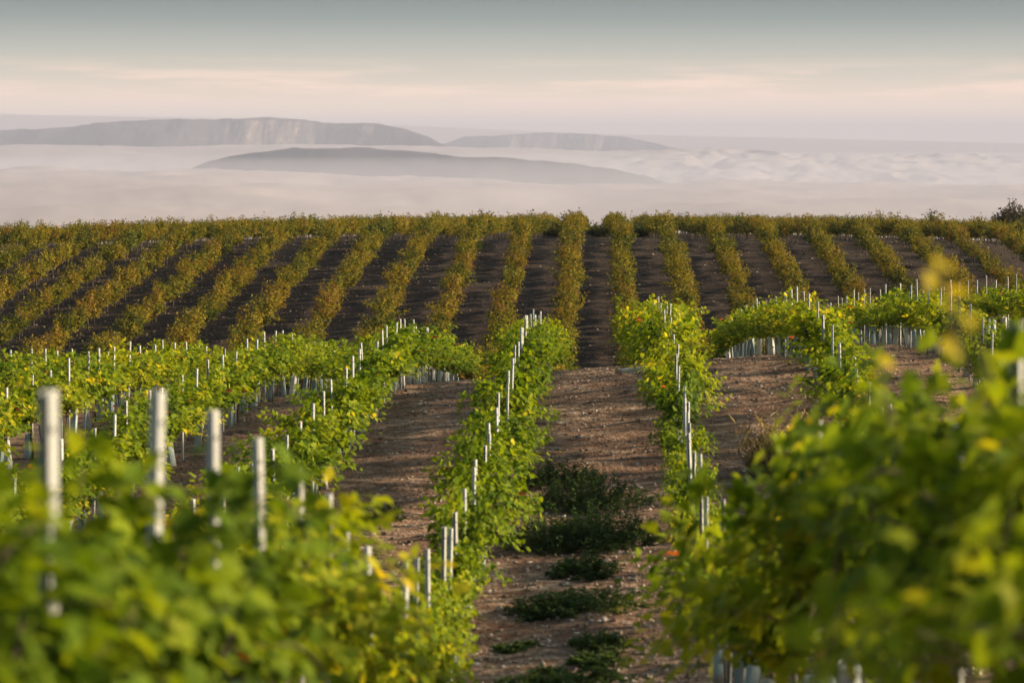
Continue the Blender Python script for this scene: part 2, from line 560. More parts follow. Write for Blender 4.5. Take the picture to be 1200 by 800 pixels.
ridge('mountain', 9500, 1500, [(-260, 170, 0), (-60, 153, 0), (60, 150, 0), (140, 142, 0), (215, 139, 0), (270, 139, .2), (300, 137, 1), (345, 139, 1), (375, 144, 1), (400, 143, 1), (440, 145, 1), (470, 149, .9), (495, 157, .6), (520, 168, 0), (600, 190, 0)],
      -380, 46, True, M_CLIFF, 3)
ridge('mountain', 12800, 1500, [(420, 185, 0), (520, 168, 0), (545, 160, .3), (590, 158, .8), (640, 155, 1), (690, 157, 1), (730, 160, .6), (770, 168, 0), (860, 190, 0)],
      -380, 40, True, M_CLIFF, 8)
ridge('hill', 6000, 1500, [(150, 232, 0), (240, 187, 0), (290, 178, 0), (340, 173, 0), (430, 172.5, 0), (465, 177, 0), (490, 179, 0), (530, 182.5, 0), (580, 183, 0), (640, 188, 0), (700, 195, 0), (755, 205, 0), (830, 232, 0)],
      -380, 44, False, M_HILL, 12)


def fog_height(X, Y):
    PX = VPX + X / Y * F
    # nearer bank: flat top ending in a lumpy brow
    brow = 5000 + 500 * fnoise(X / 900, Y * 0, 4, 3)
    lvl = hermite(np.array([-200, 100, 300, 420, 560, 660, 760, 860, 960, 1100, 1300.]), np.array([201, 200, 202, 206, 209, 213, 212, 210, 212, 214, 214.]), PX)
    a = (HY - lvl) / F * 5000
    bump = 14 * fnoise(X / 260, Y / 420, 21, 5) + 7 * np.clip((Y - 3600) / 1200, 0, 1) * (0.35 - np.abs(fnoise(X / 170, Y / 260, 23, 4)) * 1.6)
    nearb = a + bump
    # farther banks climb towards the mountain feet
    far_l = hermite(np.array([-200, 150, 330, 520, 700, 800, 950, 1100, 1300.]), np.array([172, 172, 172, 175, 178, 180, 184, 187, 188.]), PX)
    fa = np.interp(Y, [5000, 6200, 7300, 8600, 11000], [-150, -120, -38, 0, 6])
    b = fa + (HY - far_l) / F * 8600 + (22 * fnoise(X / 520, Y / 800, 31, 5) + np.clip((PX - 640) / 200, 0.12, 1) * 50 * (0.3 - np.abs(fnoise(X / 210, Y / 330, 37, 4)) * 1.5))
    t = np.clip((Y - brow) / 420, 0, 1); t = t * t * (3 - 2 * t)
    return nearb * (1 - t) + b * t


def mat_fog():
    m, t = new_mat('fog')
    p = t.n('ShaderNodeBsdfDiffuse'); p.inputs[0].default_value = (0.43, 0.388, 0.41, 1)
    tr = t.n('ShaderNodeBsdfTranslucent'); tr.inputs[0].default_value = (0.43, 0.388, 0.41, 1)
    mx = t.n('ShaderNodeMixShader'); mx.inputs[0].default_value = 0.35
    t.l(p.outputs[0], mx.inputs[1]); t.l(tr.outputs[0], mx.inputs[2])
    o = t.n('ShaderNodeOutputMaterial'); t.l(mx.outputs[0], o.inputs[0])
    return m


M_FOG = mat_fog()
uu = np.linspace(-0.36, 0.30, 520)                     # rays fan out so that detail stays even with distance
yy = np.concatenate([np.linspace(1100, 4400, 60), np.linspace(4420, 9300, 240)])
UU, YY = np.meshgrid(uu, yy)
XX = UU * YY
ZZ = fog_height(XX, YY)
ix = np.arange(XX.size).reshape(XX.shape)
qd = np.stack([ix[:-1, :-1], ix[:-1, 1:], ix[1:, 1:], ix[1:, :-1]], -1).reshape(-1, 4)
tag(obj('sea_of_fog', mesh_np('sea_of_fog', np.stack([XX, YY, ZZ], -1).reshape(-1, 3), qd, M_FOG, smooth=True)), kind='structure')

# the last bank of cloud on the horizon
xs = np.linspace(-7500, 6500, 260)
cr = np.interp(VPX + xs / 15000 * F, [-400, 0, 170, 300, 510, 700, 900, 1200, 1500], [131, 134, 137, 140, 149, 157, 161, 168, 172])
cr = (HY - cr) / F * 15000
ts = np.linspace(0, 1, 9)
V = np.stack([np.stack([xs, 13500 + 3000 * t + 0 * xs, np.where(t < .5, -300 + (cr + 300) * math.sin(math.pi * min(t, .5)), cr) + 4 * fnoise(xs / 500, xs * 0 + t * 3, 51, 3)], -1) for t in ts])
ix = np.arange(len(ts) * len(xs)).reshape(len(ts), len(xs))
qd = np.stack([ix[:-1, :-1], ix[:-1, 1:], ix[1:, 1:], ix[1:, :-1]], -1).reshape(-1, 4)
tag(obj('cloud_bank', mesh_np('cloud_bank', V.reshape(-1, 3), qd, M_FOG, smooth=True)), kind='structure')

# low mist lying between the fog bank and the mountains: thickens downwards for a viewer above it
mm, mt = new_mat('mist_air')
mv = mt.n('ShaderNodeVolumePrincipled')
mv.inputs['Color'].default_value = (0.54, 0.55, 0.65, 1)
mv.inputs["Density"].default_value = 2.0e-4
mo = mt.n('ShaderNodeOutputMaterial')
mt.l(mv.outputs[0], mo.inputs['Volume'])
mx_ = np.array([[x, y, z] for z in (-300, -44) for y in (1200, 9000) for x in (-7000, 7000)], float)
mf_ = np.array([[0, 2, 3, 1], [4, 5, 7, 6], [0, 1, 5, 4], [2, 6, 7, 3], [0, 4, 6, 2], [1, 3, 7, 5]])
tag(obj('mist', mesh_np('mist', mx_, mf_, mm)), kind='stuff')

HAZE = 1.05e-4
hm, ht = new_mat('haze_air')
pv = ht.n('ShaderNodeVolumePrincipled')
pv.inputs['Color'].default_value = (0.422, 0.455, 0.595, 1)
pv.inputs['Density'].default_value = HAZE
pv.inputs['Anisotropy'].default_value = 0.0
ho = ht.n('ShaderNodeOutputMaterial')
ht.l(pv.outputs[0], ho.inputs['Volume'])
bx = np.array([[x, y, z] for z in (-480, 260) for y in (-900, 35000) for x in (-31000, 31000)], float)
bf = np.array([[0, 2, 3, 1], [4, 5, 7, 6], [0, 1, 5, 4], [2, 6, 7, 3], [0, 4, 6, 2], [1, 3, 7, 5]])
tag(obj('haze', mesh_np('haze', bx, bf, hm)), kind='stuff')

# ------------------------------------------------------------------ leaves
_half = [(0.17, -0.14), (0.42, -0.05), (0.52, 0.17), (0.35, 0.29), (0.50, 0.60), (0.24, 0.60)]
_out = [(0.0, 0.0)] + _half + [(0.0, 1.0)] + [(-x, y) for x, y in reversed(_half)]
LEAF_V = np.array([(0.0, 0.34)] + _out)
LEAF_V = np.column_stack([LEAF_V, 0.28 * np.abs(LEAF_V[:, 0]) - 0.30 * np.clip(LEAF_V[:, 1] - 0.3, 0, 1) ** 2 - 0.10 * np.abs(LEAF_V[:, 0]) ** 2 * 3])
LEAF_F = np.array([(0, 1 + k, 1 + (k + 1) % len(_out)) for k in range(len(_out))])
KITE_V = np.array([(0, 0, 0), (0.48, 0.42, 0.07), (0, 1, -0.10), (-0.48, 0.42, 0.07)], float)
KITE_F = np.array([(0, 1, 2, 3)])
BLADE_V = np.array([(0, 0, 0), (0.10, 0.4, 0.03), (0, 1, -0.12), (-0.10, 0.4, 0.03)], float)


def leaves(base, tipdir, nrm, size, tint, tv=LEAF_V, tf=LEAF_F):
    tipdir = norm(tipdir)
    side = norm(np.cross(tipdir, nrm))
    up = np.cross(side, tipdir)
    n = len(base)
    v = base[:, None] + size[:, None, None] * (tv[None, :, 0:1] * side[:, None] + tv[None, :, 1:2] * tipdir[:, None] + tv[None, :, 2:3] * up[:, None])
    f = tf[None] + (np.arange(n) * len(tv))[:, None, None]
    return v.reshape(-1, 3), f.reshape(-1, tf.shape[1]), np.repeat(tint, len(tv))


def vine_geometry(seed, h0, hmax, width, nshoot, length, leafsize, arm, steps=0.055, droop=1.5, yellow=0.0, trunk_r=0.02, kite=False, lateral=2, tint0=0.40, spread=0.16):
    rng = np.random.default_rng(seed)
    B, T, N, S, C = [], [], [], [], []
    wood = []
    hx, hy = rng.normal(0, 0.03, 2)
    tp = [(0, 0, -0.05), (0.01 * rng.normal(), 0.01 * rng.normal(), 0.2), (hx * .6, hy * .6, h0 * 0.6), (hx, hy, h0)]
    wood.append(tube(tp, [trunk_r * 1.3, trunk_r, trunk_r, trunk_r * 1.2], 6))
    for sgn in (-1, 1):
        wood.append(tube([(hx, hy, h0 - .02), (hx, hy + sgn * arm * .4, h0 + .05), (hx + rng.normal(0, .03), hy + sgn * arm, h0 + .08)], [trunk_r * .9, trunk_r * .7, trunk_r * .5], 5))
    for k in range(nshoot):
        st = np.array([hx + rng.normal(0, .03), hy + rng.uniform(-arm, arm), h0 + .05 + rng.uniform(0, .1)])
        az = rng.choice([0, math.pi]) + rng.normal(0, 0.8)
        elv_ = R(rng.uniform(15, 85))
        d = np.array([math.cos(az) * math.cos(elv_), math.sin(az) * math.cos(elv_), math.sin(elv_)])
        L = length * rng.uniform(0.55, 1.15)
        n = max(4, int(L / steps))
        p = st.copy(); path = [p.copy()]
        side = 1
        stint = rng.normal(0, .10); snn = rng.normal(0, .25, 3)
        for s in range(n):
            d = d + np.array([0, 0, -droop * steps * (0.3 + s / n)]) + rng.normal(0, .06, 3)
            if p[2] > hmax - .05: d[2] -= 0.25
            if abs(p[0]) > width / 2: d[0] *= 0.6
            d = d / np.linalg.norm(d)
            if p[2] < h0 * 1.02 and d[2] < 0: break
            p = p + d * steps
            path.append(p.copy())
            sd = np.cross(d, (0, 0, 1)); sd = sd / max(1e-6, np.linalg.norm(sd))
            for q_ in range(1 + (rng.random(lateral) < .55).sum()):
                side = -side
                ang = rng.normal(0, .9)
                pd = side * sd * math.cos(ang) + np.array([0, 0, 1]) * abs(math.sin(ang)) * .8 + rng.normal(0, .35, 3)
                pl = rng.uniform(.04, .10) * (1 if q_ == 0 else rng.uniform(1.0, 2.2))
                b = p + pd * pl
                out = np.array([b[0] * 1.0, b[1] * .25, 0]) / max(.2, width / 2)
                td = pd * .8 + out * .6 + np.array([0, 0, -.55]) + rng.normal(0, .35, 3)
                nn = np.array([0, 0, 1.0]) + out * .9 + snn + rng.normal(0, .26, 3)
                young = s / n
                B.append(b); T.append(td); N.append(nn)
                S.append(leafsize * rng.uniform(.7, 1.2) * (1 - .45 * young ** 2))
                tn = tint0 + stint + rng.normal(0, spread) + .16 * young ** 2 + yellow * rng.random()
                tn = min(tn, .98) if rng.random() > .002 else 1.0
                C.append(tn)
        if len(path) > 3:
            wood.append(tube(path, np.linspace(.006, .0025, len(path)), 3))
    tv, tf = (KITE_V, KITE_F) if kite else (LEAF_V, LEAF_F)
    v, f, c = leaves(np.array(B), np.array(T), np.array(N), np.array(S), np.clip(np.array(C), 0, 1), tv, tf)
    return join(wood), (v, f, c)


# ------------------------------------------------------------------ vines
NUM = ['first', 'second', 'third', 'fourth', 'fifth', 'sixth', 'seventh', 'eighth', 'ninth', 'tenth', 'eleventh', 'twelfth', 'thirteenth', 'fourteenth', 'fifteenth', 'sixteenth', 'seventeenth', 'eighteenth', 'nineteenth']


def ordinal(n):
    if n <= 19: return NUM[n - 1]
    tens = {2: 'twent', 3: 'thirt', 4: 'fort', 5: 'fift', 6: 'sixt'}[n // 10]
    return tens + 'ieth' if n % 10 == 0 else tens + 'y-' + NUM[n % 10 - 1]


rnd = random.Random(7)
ROWS = {  # name: (x, where, z of first vine, z of last vine, stake start, vine scale)
    -1: (-1.4, 'first row left of the weedy lane'),
    1: (1.4, 'first row right of the weedy lane'),
    -2: (-4.2, 'second row left of the weedy lane'),
    2: (4.2, 'second row right of the weedy lane'),
    -3: (-7.0, 'third row left of the weedy lane'),
    3: (7.0, 'third row right of the weedy lane'),
    -4: (-9.8, 'fourth row left of the weedy lane'),
    4: (9.8, 'fourth row right of the weedy lane'),
    -5: (-12.6, 'fifth row left of the weedy lane'),
}
R1Z = np.array([0, 8, 13, 21, 27, 34, 42, 80]); R1X = np.array([1.42, 1.40, 1.24, 1.12, 1.22, 1.32, 1.40, 1.42])


def row_x(k, z):
    return float(np.interp(z, R1Z, R1X)) if k == 1 else ROWS[k][0]


def in_view(x, y, z, h, m=25):
    px, py = proj(x, y, z)
    pt = proj(x, y, z + h)[1]
    r = 1.0 / y * F
    return -r < px < 1200 + r and pt < 800 + m and py > -50


# prototypes of the young, staked vines: (look, foliage mesh, trunk mesh)
YOUNG = []
for i in range(12):
    yel = (0.0, 0.0, 0.08, 0.0, 0.16, 0.0, 0.05, 0.24, 0.0, 0.08, 0.0, 0.14)[i]
    wd, lf = vine_geometry(100 + i, 0.52, 1.12, 0.95, 14, 0.98, 0.108, 0.46, yellow=yel, trunk_r=0.016, tint0=0.42, lateral=4, spread=.12)
    look = 'yellowing' if yel >= .12 else ('yellow-tipped' if yel > 0.04 else 'green')
    YOUNG.append((look, mesh_np('foliage', lf[0], lf[1], M_YOUNG, {'tint': lf[2]}), mesh_np('trunk', wd[0], wd[1], M_BARK, smooth=True)))
print('leaves per young vine', [len(y[1].polygons) // len(LEAF_F) for y in YOUNG])


def stake_mesh(h):
    """galvanised channel post: folded profile with lips, wire notches along the flanges"""
    a, t_, lip = 0.0165, 0.003, 0.007
    prof = [(-a, a), (-a, -a), (a, -a), (a, a), (a - lip, a), (a - lip, a - t_), (a - t_, a - t_), (a - t_, -a + t_), (-a + t_, -a + t_), (-a + t_, a - t_), (-a + lip, a - t_), (-a + lip, a)]
    n = len(prof)
    zs = np.concatenate([[-0.25], np.linspace(0.05, h - 0.004, 12), [h]])
    V = []
    for i, z in enumerate(zs):
        s = 0.94 if i == len(zs) - 1 else 1.0
        for x, y in prof:
            V.append((x * s, y * s, z))
    Fq = []
    for i in range(len(zs) - 1):
        for k in range(n):
            Fq.append((i * n + k, i * n + (k + 1) % n, (i + 1) * n + (k + 1) % n, (i + 1) * n + k))
    top = [(len(zs) - 1) * n + k for k in range(n)]
    caps = [[top[0], top[1], top[8], top[9]], [top[1], top[2], top[7], top[8]], [top[2], top[3], top[6], top[7]], [top[3], top[4], top[5], top[6]], [top[0], top[9], top[10], top[11]]]
    Fq += caps
    # small hooks for the wires
    for z in (h - 0.10, h - 0.45, h - 0.80):
        for sx in (-1, 1):
            b = len(V)
            for dz in (-.008, .008):
                for dy in (-.006, .006):
                    for dx in (0, 0.007):
                        V.append((sx * (a + dx), dy, z + dz + (dx * .6)))
            for f in ((0, 1, 3, 2), (4, 6, 7, 5), (0, 4, 5, 1), (2, 3, 7, 6), (1, 5, 7, 3)):
                Fq.append(tuple(b + i for i in f))
    return mesh_np('stake', np.array(V), np.array(Fq), M_ZINC)


def tube_mesh(seed, h=0.5, r=0.050):
    """open plastic sleeve folded from a sheet: rounded-square section, thin wall, rim a little out of true"""
    rng = np.random.default_rng(seed)
    n = 16
    ang = np.linspace(0, 2 * np.pi, n, endpoint=False)
    sq = 1 / np.maximum(np.abs(np.cos(ang)), np.abs(np.sin(ang))) ** .75
    rows = []
    for i, z in enumerate(np.linspace(0, h, 6)):
        rr = r * sq * (1 + .05 * np.sin(2 * ang + rng.uniform(0, 6)) * (i / 5))
        rows.append(np.stack([rr * np.cos(ang), rr * np.sin(ang), z + (0.012 * np.sin(ang + 1.0) if i == 5 else 0) + 0 * ang - (0.04 if i == 0 else 0)], -1))
    inner = []
    for i, z in enumerate(np.linspace(h, h * .55, 3)):
        rr = (r - .004) * sq
        inner.append(np.stack([rr * np.cos(ang), rr * np.sin(ang), z + (0.012 * np.sin(ang + 1.0) if i == 0 else 0) + 0 * ang], -1))
    V = np.concatenate(rows + inner)
    Fq = []
    for i in range(len(rows) + len(inner) - 1):
        for k in range(n):
            Fq.append((i * n + k, i * n + (k + 1) % n, (i + 1) * n + (k + 1) % n, (i + 1) * n + k))
    return mesh_np('grow_tube', V, np.array(Fq), M_TUBE)


STAKES = [stake_mesh(HP), stake_mesh(HP - 0.06), stake_mesh(HP + 0.05), stake_mesh(HP + 0.30), stake_mesh(HP + 0.42)]
TUBES = [tube_mesh(1), tube_mesh(2, .54, .046), tube_mesh(3, .46, .052), tube_mesh(4, .5, .043)]

ZRANGE = {-1: (3.7, 66), 1: (3.3, 66), -2: (13, 66), 2: (15, 70), -3: (24, 66), 3: (27, 66), -4: (33, 64), 4: (38, 66), -5: (41, 62)}
VSTEP = {-1: 1.05, 1: 1.05}
L1_STAKES = [5.53, 6.72, 7.93, 9.1, 10.2, 11.2, 12.5, 13.7, 14.95, 16.3, 17.7, 19.2, 20.2, 21.4, 23, 24.3, 25.7, 27.2, 28.5]
R1_STAKES = [5.9, 7.1, 8.4, 9.7, 11.0, 12.2, 13.4, 14.7, 16.0, 17.3, 18.6, 20.0]


def place_young(k, z, i, sc, wd_=1.0):
    x = row_x(k, z) + rnd.gauss(0, .05)
    g = float(ground(x, z))
    if not in_view(x, z, g, 1.5 * sc): return False
    look, fm, tm = YOUNG[rnd.choice((0, 1, 3, 5, 8, 10)) if (k == 1 and z < 18) else rnd.randrange(12)]
    e = empty('young_grapevine', (x, z, g), rnd.choice((0, math.pi)) + rnd.gauss(0, .25))
    e.scale = (min(sc, 1.12) * wd_ * rnd.uniform(.85, 1.18), sc * rnd.uniform(.95, 1.1), sc * rnd.uniform(.93, 1.08))
    tag(e, f'{look} young vine, {ordinal(i)} from near end, {ROWS[k][1]}', 'young vine', 'young vines in the staked rows')
    obj('trunk', tm, e); obj('foliage', fm, e)
    return True


n_v = n_s = n_t = 0
for k in (-1, 1, -2, 2, -3, 3, -4, 4, -5):
    z0, z1 = ZRANGE[k]
    z, i, it = z0, 1, 1
    while z < z1:
        zz = z + rnd.gauss(0, .07)
        sc = {-1: 0.97, 1: 1.08}.get(k, 1.02 if k < 0 else 0.97); wd_ = 1.0
        if k == -1: wd_ = .92 if zz < 11 else .58 if zz < 20 else .74 if zz < 28 else .88
        if k == 1: wd_ = .84 if zz < 11.4 else .95 if zz < 17.5 else .8 if zz < 19 else .62 if zz < 34 else .85
        if k == 1 and zz < 18: sc = 1.14 if zz < 6 else 1.32 if zz < 11.4 else 1.08
        if k == 1 and 17 < zz < 33: sc = 0.72
        if k == -1 and zz < 22: sc = 0.86 if zz < 5.2 else 0.94 if zz < 6.5 else 0.90 if zz < 11 else 0.84
        if k >= 3: sc = 0.90
        if place_young(k, zz, i, sc, wd_):
            i += 1; n_v += 1
        # grow tube round the stem
        x = row_x(k, zz) + rnd.gauss(0, .03)
        g = float(ground(x, zz))
        if rnd.random() < .93 and in_view(x, zz, g, .5, 5):
            o = obj('grow_tube', TUBES[rnd.randrange(4)], None, (x, zz, g))
            o.rotation_euler = (rnd.gauss(0, .09), rnd.gauss(0, .09), rnd.uniform(0, 6.3))
            if zz < 16: o.scale = (1, 1, rnd.uniform(.78, .9))
            tag(o, f'pale grow tube, {ordinal(it)} from near end, {ROWS[k][1]}', 'grow tube', 'grow tubes round the young vines')
            it += 1; n_t += 1
        z += VSTEP.get(k, 1.05)
    zs = {-1: list(L1_STAKES), 1: list(R1_STAKES)}.get(k, [z0 + .4])
    while zs[-1] < z1 - 1: zs.append(zs[-1] + 1.32 + rnd.gauss(0, .07))
    i = 1
    for z in zs:
        x = row_x(k, z) + rnd.gauss(0, .03)
        if (k == -1 and z < 12) or (k == 1 and z in (7.1, 12.2, 13.4)): x = row_x(k, z)
        g = float(ground(x, z))
        px, py = proj(x, z, g + HP)
        if not (-15 < px < 1215): continue
        o = obj('stake', STAKES[3 if k == 1 and z == 7.1 else 4 if k == 1 and z in (12.2, 13.4) else 0 if z < 12 else rnd.randrange(3)], None, (x, z, g))
        o.rotation_euler = (rnd.gauss(0, .02), rnd.gauss(0, .018), rnd.choice((0.0, math.pi)) + rnd.gauss(0, .12) - .45)
        tag(o, f'grey metal stake, {ordinal(i)} from near end, {ROWS[k][1]}', 'stake', 'metal stakes in the young vine rows')
        i += 1; n_s += 1
print('young vines', n_v, 'stakes', n_s, 'tubes', n_t)

# a vine close to the camera with tall, fully yellow shoot tips
def yellow_vine():
    z = 4.05
    x = 1.18
    g = float(ground(x, z))
    e = empty('young_grapevine', (x, z, g))
    obj('trunk', YOUNG[0][2], e); obj('foliage', YOUNG[0][1], e)
    rng = np.random.default_rng(77)
    B, T, N, S = [], [], [], []
    for pts in (((1140, 470), (1132, 420), (1122, 392), (1118, 372)), ((1160, 450), (1150, 400), (1143, 368), (1138, 352)), ((1128, 400), (1118, 350), (1112, 325), (1110, 312)),
                ((1045, 500), (1043, 465), (1040, 445), (1036, 432))):
        zz = z + rng.normal(0, .15)
        P = np.array([((px - VPX) / F * zz - x, zz - z + .03 * k_, (HY - py) / F * zz - g) for k_, (px, py) in enumerate(pts)])
        obj('cane', mesh_np('cane', *tube(P, [.005, .004, .003, .002], 5), M_BARK), e)
        for k_ in range(2, 4):
            for _q in range(1):
                B.append(P[k_] + rng.normal(0, .012, 3)); T.append(rng.normal(0, .8, 3) + (0, 0, -.3)); N.append(np.array([.2, -.5, .7]) + rng.normal(0, .4, 3)); S.append(.050 * rng.uniform(.7, 1.1))
    lv_, lf_, lc_ = leaves(np.array(B), np.array(T), np.array(N), np.array(S), np.full(len(B), .97))
    obj('yellow_foliage', mesh_np('yellow_foliage', lv_, lf_, M_YOUNG, {'tint': lc_}), e)['label'] = 'bright yellow leaves on tall shoot tips'
    tag(e, 'blurred young vine with bright yellow shoot tips close to the camera at right', 'young vine', 'young vines in the staked rows')


yellow_vine()

# mature vines on the hill opposite
OLD = []
for i in range(9):
    wd, lf = vine_geometry(300 + i, 0.54, 1.78, 0.64, 15, 1.2, 0.160, 0.5, steps=.075, yellow=(0, .1, .2)[i % 3], trunk_r=0.03, kite=True, lateral=3, tint0=(.38, .46, .54)[i % 3], droop=1.1, spread=.2)
    OLD.append((wd, lf))
OLDM = [(mesh_np('foliage', lf[0], lf[1], M_OLD, {'tint': lf[2]}), mesh_np('trunk', wd[0], wd[1], M_BARK, smooth=True)) for wd, lf in OLD]
print('leaves per old vine', [len(o[0].polygons) for o in OLDM])
sky_x = [0, 150, 300, 450, 500, 535, 552, 562, 620, 662, 672, 725, 735, 800, 818, 860, 880, 1200]
sky_y = [430, 410, 400, 385, 385, 420, 436, 392, 372, 400, 432, 432, 372, 372, 430, 430, 362, 345]
cand = []
for r in range(-20, 16):
    X0 = -1.42 + 2.84 * r
    z = 70.0 + rnd.uniform(0, 1)
    while z < 222:
        x = X0 + rnd.gauss(0, .10)
        g = float(ground(x, z))
        if in_view(x, z, g, 1.7):
            px, py = proj(x, z, g + 0.5)
            vis = py < np.interp(px, sky_x, sky_y)
            cand.append((x, z, g, r, vis))
        z += 1.12 + rnd.gauss(0, .06)
order = sorted(range(len(cand)), key=lambda i: (not cand[i][4], cand[i][1]))
single = set(order[:290])


def hill_row(r):
    if r == 0: return 'the hillside row just left of the middle lane'
    if r == 1: return 'the hillside row just right of the middle lane'
    return 'the %s hillside row %s of the middle lane' % (ordinal(1 - r) if r < 0 else ordinal(r), 'left' if r < 0 else 'right')


SV, SF, ST, WV, WF = [], [], [], [], []
ov = wv_ = 0
for i, (x, z, g, r, vis) in enumerate(cand):
    j = rnd.randrange(len(OLD))
    rz = rnd.choice((0, math.pi)) + rnd.gauss(0, .2)
    s = rnd.uniform(.64, 1.02); sz = rnd.uniform(.74, 1.06)
    if rnd.random() < .03: continue        # a missing plant here and there
    if z < 92: s *= .95; sz *= .9
    if i in single:
        e = empty('mature_grapevine', (x, z, g), rz)
        e.scale = (s, s, sz)
        tag(e, f'rust-tinged mature grapevine low in {hill_row(r)}', 'mature vine', f'mature vines low in {hill_row(r)}')
        obj('trunk', OLDM[j][1], e); obj('foliage', OLDM[j][0], e)
    else:
        c_, s_ = math.cos(rz), math.sin(rz)
        Rm = np.array([[c_ * s, -s_ * s, 0], [s_ * s, c_ * s, 0], [0, 0, sz]])
        (wv, wf), (lv, lf, lc) = OLD[j]
        SV.append(lv @ Rm.T + (x, z, g)); SF.append(lf + ov); ST.append(np.clip(lc + rnd.gauss(0, .15), 0, 1)); ov += len(lv)
        WV.append(wv @ Rm.T + (x, z, g)); WF.append(wf + wv_); wv_ += len(wv)
lv = np.concatenate(SV); wv = np.concatenate(WV)
lf = np.concatenate(SF); wf = np.concatenate(WF) + len(lv)
tint = np.concatenate([np.concatenate(ST), np.zeros(len(wv))])
me = mesh_np('hillside_vine_rows', np.concatenate([lv, wv]), np.concatenate([lf, wf]), None, {'tint': tint}, mats=[M_OLD, M_BARK],
             midx=np.concatenate([np.zeros(len(lf), int), np.ones(len(wf), int)]))
tag(obj('hillside_vine_rows', me), kind='stuff')
print('old vines', len(cand), 'in bulk', len(SV))

# ------------------------------------------------------------------ stones
def stones():
    rng = np.random.default_rng(5)
    oct_v = np.array([(1, 0, 0), (-1, 0, 0), (0, 1, 0), (0, -1, 0), (0, 0, 1), (0, 0, -1)], float)
    oct_f = np.array([(0, 2, 4), (2, 1, 4), (1, 3, 4), (3, 0, 4), (2, 0, 5), (1, 2, 5), (3, 1, 5), (0, 3, 5)])
    xs, zs, ss = [], [], []
    def scat(n, za, zb, u0, u1, smin, smax, p=1.6):
        z = za + (zb - za) * rng.random(n) ** p
        x = (rng.uniform(u0, u1, n) - VPX) / F * z
        xs.append(x); zs.append(z); ss.append(smin + (smax - smin) * rng.random(n) ** 3)
    scat(46000, 17, 62, 180, 1150, .010, .050, 1.2)
    scat(9000, 85, 135, 0, 1200, .03, .11, 1.0)
    # the strip under each hillside row, where stones gather beside the plough line
    n = 9000
    z = rng.uniform(86, 150, n); r = rng.integers(-18, 13, n)
    xs.append(-1.42 + 2.84 * r + rng.normal(0.35, .28, n)); zs.append(z); ss.append(.03 + .10 * rng.random(n) ** 3)
    x = np.concatenate(xs); z = np.concatenate(zs); s = np.concatenate(ss)
    n = len(x)
    g = ground(x, z)
    f = np.clip((z - 8) / 6, 0, 1)
    g = g + f * (0.09 * fnoise(x * 0.9, z * 1.2, 1, 3) + 0.05 * fnoise(x * 3.1, z * 4.2, 2, 2))
    v = oct_v[None] * rng.uniform(.5, 1.25, (n, 6, 1)) * s[:, None, None] * np.stack([np.ones(n), rng.uniform(.6, 1.3, n), rng.uniform(.4, .8, n)], -1)[:, None]
    a = rng.uniform(0, 6.28, n)
    c_, s_ = np.cos(a)[:, None], np.sin(a)[:, None]
    v = np.stack([v[..., 0] * c_ - v[..., 1] * s_, v[..., 0] * s_ + v[..., 1] * c_, v[..., 2]], -1)
    v = v + rng.normal(0, .12, v.shape) * s[:, None, None]
    v = v + np.stack([x, z, g + s * .15], -1)[:, None]
    f = oct_f[None] + (np.arange(n) * 6)[:, None, None]
    tint = np.clip(rng.normal(.5, .25, n) - (z > 80) * .32, 0, 1)
    return mesh_np('stones', v.reshape(-1, 3), f.reshape(-1, 3), M_STONE, {'tint': np.repeat(tint, 6)})


tag(obj('stones', stones()), kind='stuff')

# ------------------------------------------------------------------ weeds
def weed_mesh(seed, rad, h, nst, lsize, mat, blade=False):
    rng = np.random.default_rng(seed)
    B, T, N, S, C = [], [], [], [], []
    stems = []
    for k in range(nst):
        a = rng.uniform(0, 6.28); rr = rad * rng.random() ** .75 * 1.05
        b = np.array([rr * math.cos(a), rr * math.sin(a), -.02])
        d = np.array([math.cos(a) * rng.uniform(.1, .8), math.sin(a) * rng.uniform(.1, .8), 1.0]); d /= np.linalg.norm(d)
        L = h * rng.uniform(.35, 1.15) * max(.25, 1 - .65 * (rr / rad) ** 2)
        n = 6
        path = [b]
        for s in range(n):
            d = d + rng.normal(0, .10, 3); d /= np.linalg.norm(d)
            path.append(path[-1] + d * L / n)
            m = 1 if blade else 4
            for q_ in range(m):
                an = rng.uniform(0, 6.28)
                td = np.array([math.cos(an), math.sin(an), rng.uniform(-.2, .9) if not blade else rng.uniform(.6, 2)])
                B.append(path[-1] - d * L / n * rng.random()); T.append(td); N.append(np.array([0, 0, 1.0]) + rng.normal(0, .5, 3)); S.append(lsize * rng.uniform(.5, 1.2))
                C.append(np.clip(.45 + rng.normal(0, .22), 0, 1))
        stems.append(tube(path, np.linspace(.004, .0015, n + 1), 3))
    v, f, c = leaves(np.array(B), np.array(T), np.array(N), np.array(S), np.array(C), BLADE_V * (1 if blade else np.array([1.9, 1, 1])), KITE_F)
    sv_, sf_ = join(stems)
    return mesh_np('weed', np.concatenate([v, sv_]), np.concatenate([f, sf_ + len(v)]), mat, {'tint': np.concatenate([c, np.full(len(sv_), .4)])})


